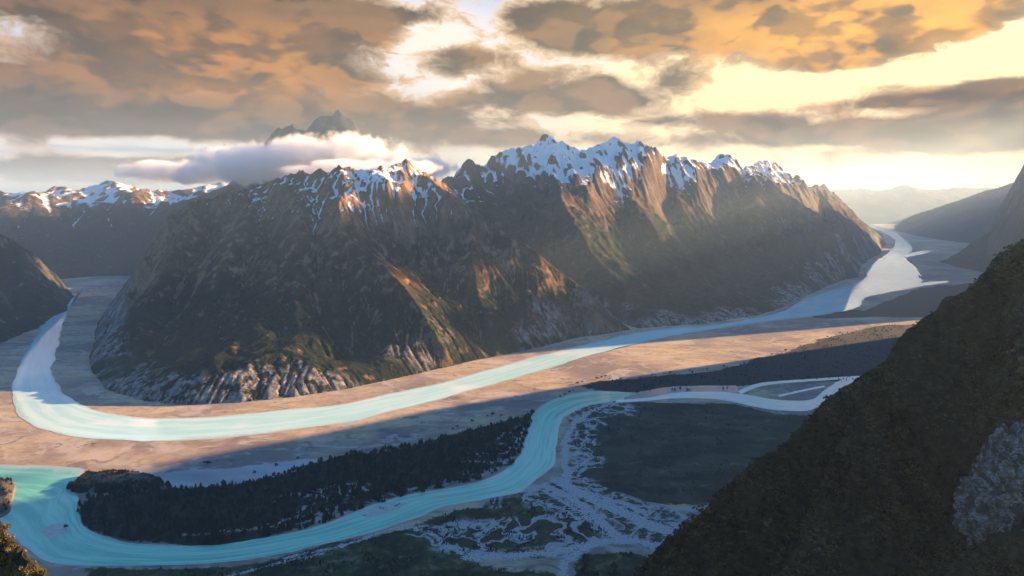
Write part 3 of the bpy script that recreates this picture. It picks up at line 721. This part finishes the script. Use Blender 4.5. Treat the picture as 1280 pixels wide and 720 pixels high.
w1 = scatter(WOOD, 17000, 51, gap=-.09, gs=45, inner=-4)
wood('woodland', w1, 6, 23, 'dark woodland covering the ground inside the turquoise river bend')
def island_trees(key, poly, n, seed, thr):
    w_ = np.array([gp(*p) for p in poly]); lo, hi = w_.min(0), w_.max(0); q_ = np.random.default_rng(seed)
    x = q_.uniform(lo[0], hi[0], n); y = q_.uniform(lo[1], hi[1], n); z = height_at(key, x, y)
    ok = (z > 5) & (fbm(x / 45, y / 45, 3, seed) > thr)
    return np.stack([x, y, z - .5], 1)[ok]
wi = np.vstack([island_trees('isle', [(86, 590), (212, 616)], 900, 3, .02), island_trees('bank', [(-40, 600), (20, 648)], 700, 4, .0)])
wood('woodland', wi, 6, 12, 'clumps of low dark trees on the rocky islands of the pool')
w2 = scatter(DARK[:1], 9000, 52, gap=-.05, gs=120); wood('woodland', w2, 8, 15, 'strip of dark bluish woodland behind the cream channel')
w3 = scatter(LOW + MEAD, 9000, 53, gap=.12, gs=90); wood('bushes', w3, 3, 9, 'scattered low bushes on the dark green meadows')
# single trees along the edge of the gravel plain
edge_px = [(700, 497), (706, 494), (712, 491), (716, 489), (722, 480), (728, 478), (746, 474), (752, 472), (757, 471), (762, 474), (776, 474), (800, 473), (815, 470), (838, 466), (862, 464), (884, 462), (905, 459), (930, 455), (948, 449), (965, 444), (982, 439), (1000, 433), (1018, 427), (1034, 422), (1050, 417), (609, 521), (616, 519), (626, 521), (566, 537), (572, 534), (590, 528), (262, 580), (258, 581), (318, 592), (345, 583), (372, 574)]
v, f, t = leaf_clump(90, .42, .085, 500, 1.1)
tr0 = None
for k, (px, py) in enumerate(edge_px):
    x, y = gp(px, py); h_ = q.uniform(13, 24)
    r = bpy.data.objects.new('tree', None); C.objects.link(r); r.location = (x, y, 0); r.rotation_euler = (0, 0, q.uniform(0, 6)); r.scale = (h_, h_, h_)
    lb, gr = ('small dark tree on the pale bank above the turning turquoise river', 'trees on the pale river bank') if 690 < px < 735 else ('small dark tree along the upper edge of the bluish woodland strip', 'trees along the woodland strip') if px > 735 else ('small dark tree on the grey flat left of the turquoise bend', 'trees on the grey flat') if px > 500 else ('small dark tree between the dark woodland and the grey gravel', 'trees on the grey gravel')
    tag(r, lb, 'tree', gr)
    if tr0 is None:
        cr = mesh_np('crown', v + [0, 0, .32], f, m_wood, False, dict(tint=t * .3), r)
        a_ = np.linspace(0, 2 * np.pi, 7)[:-1]
        tv = np.array([(.03 * (1 - .5 * j) * math.cos(a), .03 * (1 - .5 * j) * math.sin(a), .55 * j - .02) for j in (0, 1) for a in a_])
        tk = mesh_np('trunk', tv, [(i, (i + 1) % 6, 6 + (i + 1) % 6, 6 + i) for i in range(6)], m_bark, True, None, r)
        tr0 = (cr, tk)
    else:
        for c_ in tr0:
            d = c_.copy(); C.objects.link(d); d.parent = r
# the lone tree on the shoal
r = bpy.data.objects.new('tree', None); C.objects.link(r); x, y = gp(82, 662); r.location = (x, y, 1); r.scale = (16, 16, 24)
tag(r, 'lone slim dark tree on the pale shoal in the turquoise pool', 'tree')
for c_ in tr0:
    d = c_.copy(); C.objects.link(d); d.parent = r
# driftwood stranded on the midstream shoal
for px, py, lb, L_ in [(455, 645, 'brown driftwood log nearest the left end of the midstream shoal', 16), (477, 636, 'brown driftwood log lying in the middle of the midstream shoal', 20), (497, 632, 'brown driftwood log with raised root at the right end of the midstream shoal', 26)]:
    V = []; Fq = []
    for (ax, ay, az_, bx, by, bz, r0, r1) in [(-.5, 0, .06, .5, .05, .10, .06, .035), (.2, .03, .08, .45, .25, .22, .035, .012), (-.45, 0, .06, -.52, -.16, .22, .05, .015), (-.45, 0, .06, -.55, .14, .2, .05, .015)]:
        A_ = np.array((ax, ay, az_)); B_ = np.array((bx, by, bz)); d = B_ - A_; d /= np.linalg.norm(d)
        u_ = np.cross(d, (0, 0, 1)); u_ /= np.linalg.norm(u_); w_ = np.cross(d, u_); o = len(V)
        for c_, rr in ((A_, r0), (B_, r1)):
            V += [c_ + rr * (u_ * math.cos(a) + w_ * math.sin(a)) for a in np.linspace(0, 2 * np.pi, 9)[:-1]]
        Fq += [(o + i, o + (i + 1) % 8, o + 8 + (i + 1) % 8, o + 8 + i) for i in range(8)]
    o = mesh_np('driftwood', np.array(V) * L_, Fq, m_bark); x, y = gp(px, py); o.location = (x, y, 1.2); o.rotation_euler = (0, 0, .2 + px)
    tag(o, lb, 'driftwood')

# bare rock face at the lower right
mr, g = material('gray_rock')
P = g.node('ShaderNodeNewGeometry').outputs['Position']
Q = g.vm('ADD', P, g.vm('MULTIPLY', g.node('ShaderNodeTexNoise', {'Vector': P, 'Scale': .08, 'Detail': 5.0}).outputs[1], (9, 9, 9)))
n2 = g.noise(Q, .10, 8, .65); st_ = g.noise(g.vm('MULTIPLY', Q, (.5, 1, 1.6)), .3, 7, .65)
crk = g.node('ShaderNodeTexVoronoi', {'Vector': g.vm('MULTIPLY', Q, (1, 1, .45)), 'Scale': .13}, feature='DISTANCE_TO_EDGE').outputs[0]
crk2 = g.node('ShaderNodeTexVoronoi', {'Vector': g.vm('MULTIPLY', Q, (1, .8, .6)), 'Scale': .4}, feature='DISTANCE_TO_EDGE').outputs[0]
rc = g.mix(g.ss(st_, .36, .64), (.13, .125, .12), (.42, .40, .375))
rc = g.mix(g.mul(g.ss(n2, .47, .55), .85), rc, (.05, .05, .035))
cm = g.m('MAXIMUM', g.ss(crk, .05, .005), g.mul(g.ss(crk2, .05, .0), .6))
rc = g.mix(g.mul(cm, .6), rc, (.05, .048, .045))
g.out(g.bsdf(rc, .9, g.bump(g.add(g.mul(n2, 6), g.mul(st_, 4), g.mul(cm, -3)), 1.0, 1.0), .2))
def outcrop(px, py, size, seed, label, rot=0.0):
    n, m = 220, 120
    th = np.linspace(0, 2 * np.pi, n)[None]; ph = np.linspace(.02, np.pi - .02, m)[:, None]
    d = np.stack([np.cos(th) * np.sin(ph), np.sin(th) * np.sin(ph), np.cos(ph) + 0 * th], -1)
    q1 = d * np.array(size)
    tq = q1[..., 0] * .5 + q1[..., 2] * .35 + 9 * fbm(q1[..., 0] / 25, q1[..., 2] / 25, 3, seed); fr = tq / 7 - np.floor(tq / 7)
    rr = 1 + .26 * ridged(q1[..., 0] / 34 + seed, q1[..., 2] / 44 + q1[..., 1] / 30, 4, seed, .5) + .24 * np.minimum(fr * 1.25, (1 - fr) * 5) + .09 * ridged(q1[..., 0] / 9 + q1[..., 1] / 9, q1[..., 2] / 12, 4, seed + 2, .6)
    V = (q1 * rr[..., None]).reshape(-1, 3)
    c, s_ = math.cos(rot), math.sin(rot)
    V = np.stack([V[:, 0] * c + V[:, 2] * s_, V[:, 1], -V[:, 0] * s_ + V[:, 2] * c], 1)
    o = mesh_np('rock_outcrop', V, grid_faces(m, n), mr, True); x, y, z = hit(px, py)
    o.location = (x, y, z)
    return tag(o, label, 'rock')
outcrop(1274, 622, (40, 26, 58), 3, 'big bare grey rock face at the right edge of the dark slope', .45)

# grass on the knoll, sunlit gold
def tuft(seed):
    q_ = np.random.default_rng(seed); V = []; Fq = []; T = []
    for i in range(34):
        a = q_.uniform(0, 6.28); l = q_.uniform(.5, 1); lean = q_.uniform(.1, .6); c, s_ = math.cos(a), math.sin(a); w_ = .05; o = len(V)
        V += [(-s_ * w_ + c * .1, c * w_ + s_ * .1, 0), (s_ * w_ + c * .1, -c * w_ + s_ * .1, 0), (c * lean * l + s_ * .01, s_ * lean * l - c * .01, l), (c * lean * l - s_ * .01, s_ * lean * l + c * .01, l)]
        Fq.append((o, o + 1, o + 2, o + 3)); T += [q_.uniform(0, 1)] * 4
    return np.array(V), np.array(Fq), np.array(T)
gx, gy, gz = [], [], []
q_ = np.random.default_rng(9); x = q_.uniform(-260, -80, 40000); y = q_.uniform(110, 230, 40000); z = height_at('knoll', x, y)
px, py = project(x, y, z); ok = (px > -30) & (px < 28) & (py > 694 + (px - 0) * .9) & (py < 760)
pts = np.stack([x, y, z], 1)[ok][:2500]
if len(pts):
    tag(merge('grass', [tuft(i) for i in range(4)], pts, q_.uniform(.7, 1.5, len(pts)), q_.uniform(0, 6.28, len(pts)), m_gold), 'bright yellow tussock grass at the very bottom left corner', 'grass', kind='stuff')

# ------------------------------------------------------------------ the cloud bank draped over the crest
def cloud_bank(name, lumps, label, dens, seed, world=False):
    if world:
        P0 = np.array([l[:3] for l in lumps]); rad = np.array([(l[3], l[3], l[4]) for l in lumps])
    else:
        P0 = np.array([wp(a, b, Y) for a, b, Y, rx, rz in lumps]); rad = np.array([(rx * Y / F, rx * Y / F * .8, rz * Y / F) for a, b, Y, rx, rz in lumps])
    lo = (P0 - rad * 1.25).min(0); hi = (P0 + rad * 1.25).max(0)
    m, g = material(name + '_vapour')
    P = g.node('ShaderNodeNewGeometry').outputs['Position']
    D = None
    for c, r in zip(P0, rad):
        v = g.vm('MULTIPLY', g.vm('SUBTRACT', P, tuple(c)), tuple(1 / r))
        d = g.sub(1.0, g.vm('DOT_PRODUCT', v, v)); d = g.m('MAXIMUM', d, -1.0)
        D = d if D is None else g.m('SMOOTH_MAX', D, d, .35)
    n = g.noise(g.vm('ADD', P, (seed, 0, 0)), .0045, 7, .62)
    D = g.add(D, g.mul(g.sub(n, .5), 3.6), -.2)
    g.out(vol=g.node('ShaderNodeVolumePrincipled', {'Color': (1.0, .995, .985), 'Density': g.mul(g.ss(D, 0, .55), dens), 'Anisotropy': .35}).outputs[0])
    hv = [((lo, hi)[i][0], (lo, hi)[j][1], (lo, hi)[k][2]) for i in (0, 1) for j in (0, 1) for k in (0, 1)]
    o = mesh_np(name, hv, [(0, 1, 3, 2), (4, 6, 7, 5), (0, 4, 5, 1), (2, 3, 7, 6), (0, 2, 6, 4), (1, 5, 7, 3)], m, False)
    return tag(o, label, 'cloud')
cloud_bank('cloud', [(310, 205, 8600, 80, 27), (375, 196, 8600, 66, 30), (435, 193, 8500, 60, 33), (200, 213, 8900, 60, 15), (485, 205, 8500, 52, 26), (530, 212, 8600, 46, 19), (245, 216, 8800, 65, 16), (440, 210, 6900, 75, 12), (510, 209, 7100, 50, 12), (390, 214, 7000, 50, 9)], 'white cloud bank draped over the crest of the massif', .008, 0)
def on_ray(t, q, zs, tp): return st(t, q, zs + (t - tp) * TL)
cloud_bank('cloud', [on_ray(15600, q, z, tp) + (rs, rz) for q, z, tp, rs, rz in [(5300, 900, 1900, 420, 190), (5750, 760, 900, 520, 260), (6300, 640, 0, 560, 330), (6900, 600, 0, 500, 260), (5720, 190, -300, 330, 190), (6150, 190, -300, 380, 200)]] + [on_ray(20500, q, z, tp) + (rs, rz) for q, z, tp, rs, rz in [(7500, 450, -1200, 560, 330), (8200, 560, -1700, 650, 380), (8900, 650, -2100, 650, 380), (9500, 750, -2400, 600, 400)]], 'unseen flat grey cloud added beyond the right edge to band the massif with shadow', .03, 900, world=True)  # added out of view along the sun rays to shade massif and left slopes

# ------------------------------------------------------------------ air
mh, g = material('haze_air')
v = g.node('ShaderNodeVolumePrincipled', {'Color': (.55, .79, 1.0), 'Density': 1.9e-5, 'Anisotropy': .3})
g.out(vol=v.outputs[0])
bx = (-42000, 50000, -9000, 52000, -1.0, 3000)
hv = [(bx[i], bx[2 + j], bx[4 + k]) for i in (0, 1) for j in (0, 1) for k in (0, 1)]
hf = [(0, 1, 3, 2), (4, 6, 7, 5), (0, 4, 5, 1), (2, 3, 7, 6), (0, 2, 6, 4), (1, 5, 7, 3)]
tag(mesh_np('haze', hv, hf, mh, False), 'thin valley haze that fades the far mountains', 'haze', kind='stuff')

cloud_bank('cloud', [st(14600, q, z) + (r_, rz) for q, z, r_, rz in [(1000, 3900, 620, 480), (1650, 3950, 760, 600), (2350, 3900, 760, 620), (3000, 3850, 700, 600), (3500, 3750, 460, 480)]], 'unseen heavy grey cloud added over the near right mountain to shade the near air', .03, 400, world=True)  # added out of view to keep the sun off the near air

# ------------------------------------------------------------------ sky
SKY_STRENGTH = .05; SKY_K = 1.45; CLOUD_K = .64
w = bpy.data.worlds.new('World'); scene.world = w; w.use_nodes = True
g = G(w.node_tree)
D = g.node('ShaderNodeTexCoord').outputs['Generated']
dx, dy, dz = g.xyz(D)
az = g.m('ARCTAN2', dx, dy); el = g.m('ARCSINE', g.m('MAXIMUM', g.m('MINIMUM', dz, .9999), -.9999))
sky = g.node('ShaderNodeTexSky', sky_type='NISHITA', sun_disc=False, sun_elevation=SUN_EL, sun_rotation=SUN_AZ, altitude=1000, air_density=1.0, dust_density=1.5, ozone_density=2.0).outputs[0]
def ae(px, py):
    u = (px - 640) / F; v = (HZ - py) / F
    return math.atan(u), math.atan(v / math.hypot(1, u))
def blob(px, py, sx, sy, amp, flat=1.0):
    # a soft mass hanging in one direction; flat > 1 cuts its underside off sharper
    a, e = ae(px, py)
    d1 = g.mul(g.sub(az, a), F * math.cos(a) ** 2 / sx); d2 = g.mul(g.sub(el, e), F * math.cos(a) / sy)
    if flat != 1.0: d2 = g.m('MAXIMUM', d2, g.mul(d2, -flat))
    r2 = g.add(g.mul(d1, d1), g.mul(d2, d2))
    return g.mul(g.m('POWER', 2.71828, g.mul(r2, -1.0)), amp)
# cloud masses: where they hang (read off the photograph as directions), width, height, weight, flatness
CL = [(235, 75, 170, 75, .95, 1.4), (90, 100, 110, 45, .75, 1.6), (385, 45, 90, 45, .6, 1.2), (370, 95, 90, 32, .5, 1.5), (290, 0, 260, 40, .6, 1.0), (60, 8, 60, 22, .4, 1.0),
      (330, 150, 200, 22, .62, 1.3), (520, 145, 130, 26, .72, 1.3), (450, 176, 260, 15, .6, 1.0), (560, 82, 50, 24, .85, 1.5), (690, 36, 56, 26, .8, 1.3), (655, 20, 40, 20, .45, 1.2), (765, 52, 70, 30, .8, 1.6),
      (735, 124, 112, 40, 1.5, 2.2), (690, 172, 150, 16, .6, 1.0), (850, 108, 36, 18, .6, 1.5), (890, 150, 120, 13, .85, 1.4),
      (900, 8, 220, 44, 1.0, 1.2), (1090, 36, 140, 34, .9, 1.3), (1030, 82, 100, 18, .75, 1.6), (1150, 16, 90, 30, .4, 1.2),
      (70, 152, 120, 18, .9, 1.5), (10, 180, 30, 8, .5, 1.5), (130, 215, 240, 20, 1.05, 1.5), (330, 212, 160, 18, .8, 1.2),
      (1125, 126, 66, 13, .78, 1.7), (1205, 120, 60, 11, .72, 1.7), (1110, 162, 120, 16, .92, 1.6), (1195, 156, 46, 12, .7, 1.7), (1275, 148, 38, 22, .95, 1.5), (1270, 102, 30, 7, .7, 1.5), (1010, 174, 130, 13, .78, 1.5), (1170, 186, 130, 11, .8, 1.4), (1275, 225, 70, 20, .8, 1.0), (1000, 205, 120, 7, .4, 1.2), (1100, 106, 46, 9, .5, 1.5), (820, 195, 160, 8, .35, 1.2),
      (600, 70, 46, 14, .5, 1.4), (520, 20, 50, 12, .45, 1.3), (470, 100, 40, 10, .4, 1.3), (30, 55, 46, 30, -.45), (515, 62, 55, 30, -.25), (600, 40, 34, 34, -.2), (940, 106, 90, 22, -.5), (1235, 75, 60, 34, -.4), (90, 184, 120, 9, -.45), (905, 190, 150, 7, -.2)]
def cloud_field(da, de, detail):
    q = g.vec(g.mul(g.add(az, da), 6.4), g.mul(g.add(el, de), 13.0), 3.7)
    wv = g.node('ShaderNodeTexNoise', {'Vector': q, 'Scale': 1.1, 'Detail': 4.0}).outputs[1]
    q2 = g.vm('ADD', q, g.vm('SCALE', g.vm('SUBTRACT', wv, (.5, .5, .5)), scale=1.0))
    return g.noise(q2, 1.5, detail, .63)
B = None
for c in CL:
    b = blob(*c); B = b if B is None else g.add(B, b)
n_a = cloud_field(0, 0, 10); n_s = cloud_field(0, 0, 2.2); n_b = cloud_field(.035, .03, 2.2)
hi_mask = g.ss(el, .31, .52)
Dn = g.add(g.mul(g.sub(n_a, .5), 2.3), B, -.47, g.mul(hi_mask, -.1))
alpha = g.ss(Dn, -.05, .15)
thick = g.ss(Dn, .0, .48)
lit = g.ss(g.add(g.sub(n_s, n_b), g.mul(g.sub(n_a, n_s), .3)), -.06, .09)
warm = g.ss(az, R(-32), R(30))                       # towards the sun the light turns golden
glow = g.add(blob(1230, 110, 300, 120, 1.0), blob(930, 100, 230, 60, .6))
low = g.ss(el, .27, .02)
# clear air between the clouds
clear = g.vm('MULTIPLY', sky, (.38 * SKY_K, .84 * SKY_K, 1.24 * SKY_K))
veil = g.mix(warm, (5.4, 4.5, 3.8), (6.6, 4.5, 2.2))
strk = g.noise(g.vec(g.mul(az, 5), g.mul(el, 42), 8.0), 1.2, 7, .6)
veil = g.mix(g.ss(strk, .38, .62), g.mix(warm, (2.4, 2.0, 1.9), (3.4, 2.2, 1.3)), veil)
front = g.ss(g.m('ABSOLUTE', g.sub(az, .2)), R(95), R(50))
clear = g.mix(g.mul(low, front, g.ss(strk, .3, .6, .7, .95)), clear, veil)
clear = g.mix(g.m('MINIMUM', glow, .9), clear, (8.4, 5.9, 2.5))
clear = g.mix(g.m('MINIMUM', g.add(blob(560, 75, 150, 60, .95), blob(500, 15, 110, 30, .5), blob(60, 60, 60, 40, .6)), 1.0), clear, (6.4, 5.4, 4.5))
dark = g.mix(warm, (.26, .14, .075), (.42, .21, .09))
mid = g.mix(warm, (1.15, .56, .24), (1.8, .86, .28))
edgec = g.mix(warm, (4.4, 3.4, 2.7), (6.2, 4.1, 2.0))
bill = g.ss(g.noise(g.vec(g.mul(az, 7), g.mul(el, 15), 1.3), 1.6, 4, .5), .36, .64)
body = g.mix(g.add(g.mul(lit, .65), g.mul(bill, .35)), dark, mid)
cc = g.mix(thick, edgec, body)
gold = g.m('MINIMUM', g.add(blob(300, 75, 170, 42, .85), blob(1120, 40, 130, 50, 1.0), blob(215, 104, 60, 10, .5), blob(900, 40, 120, 30, .4)), 1.0)
cc = g.mix(g.mul(gold, .85), cc, g.mix(g.add(g.mul(lit, .7), g.mul(bill, .3)), (.70, .24, .02), g.mix(warm, (4.6, 1.55, .02), (8.6, 3.4, .02))))
final = g.mix(g.mul(alpha, g.m('SUBTRACT', 1.0, g.mul(hi_mask, .6))), clear, cc)
final = g.vm('SCALE', final, scale=CLOUD_K)
bg = g.node('ShaderNodeBackground', {0: final, 1: SKY_STRENGTH})
wo = g.n.new('ShaderNodeOutputWorld'); g.l.new(bg.outputs[0], wo.inputs[0])

# ------------------------------------------------------------------ sun
sl = bpy.data.lights.new('sun', 'SUN'); sl.energy = 5.0; sl.angle = R(.5); sl.color = (1.0, .60, .29)
so = bpy.data.objects.new('sun', sl); C.objects.link(so)
so.rotation_euler = (R(90) - SUN_EL, 0, math.pi - SUN_AZ)

# ------------------------------------------------------------------ camera
cd = bpy.data.cameras.new('camera'); cam = bpy.data.objects.new('camera', cd); C.objects.link(cam)
cam.location = (0, 0, H); cam.rotation_euler = (R(90), 0, 0)
cd.sensor_width = 36; cd.lens = 36 * F / 1280
cd.shift_y = -(360 - HZ) / 1280
cd.clip_start = 1; cd.clip_end = 300000
scene.camera = cam

scene.render.engine = 'CYCLES'
scene.cycles.use_denoising = True
scene.cycles.max_bounces = 6; scene.cycles.volume_bounces = 5; scene.cycles.volume_step_rate = .6; scene.cycles.volume_max_steps = 256; scene.cycles.transparent_max_bounces = 8
vs = scene.view_settings
vs.view_transform = 'Standard'; vs.look = 'None'; vs.exposure = 2.45; vs.gamma = 1; vs.use_curve_mapping = False
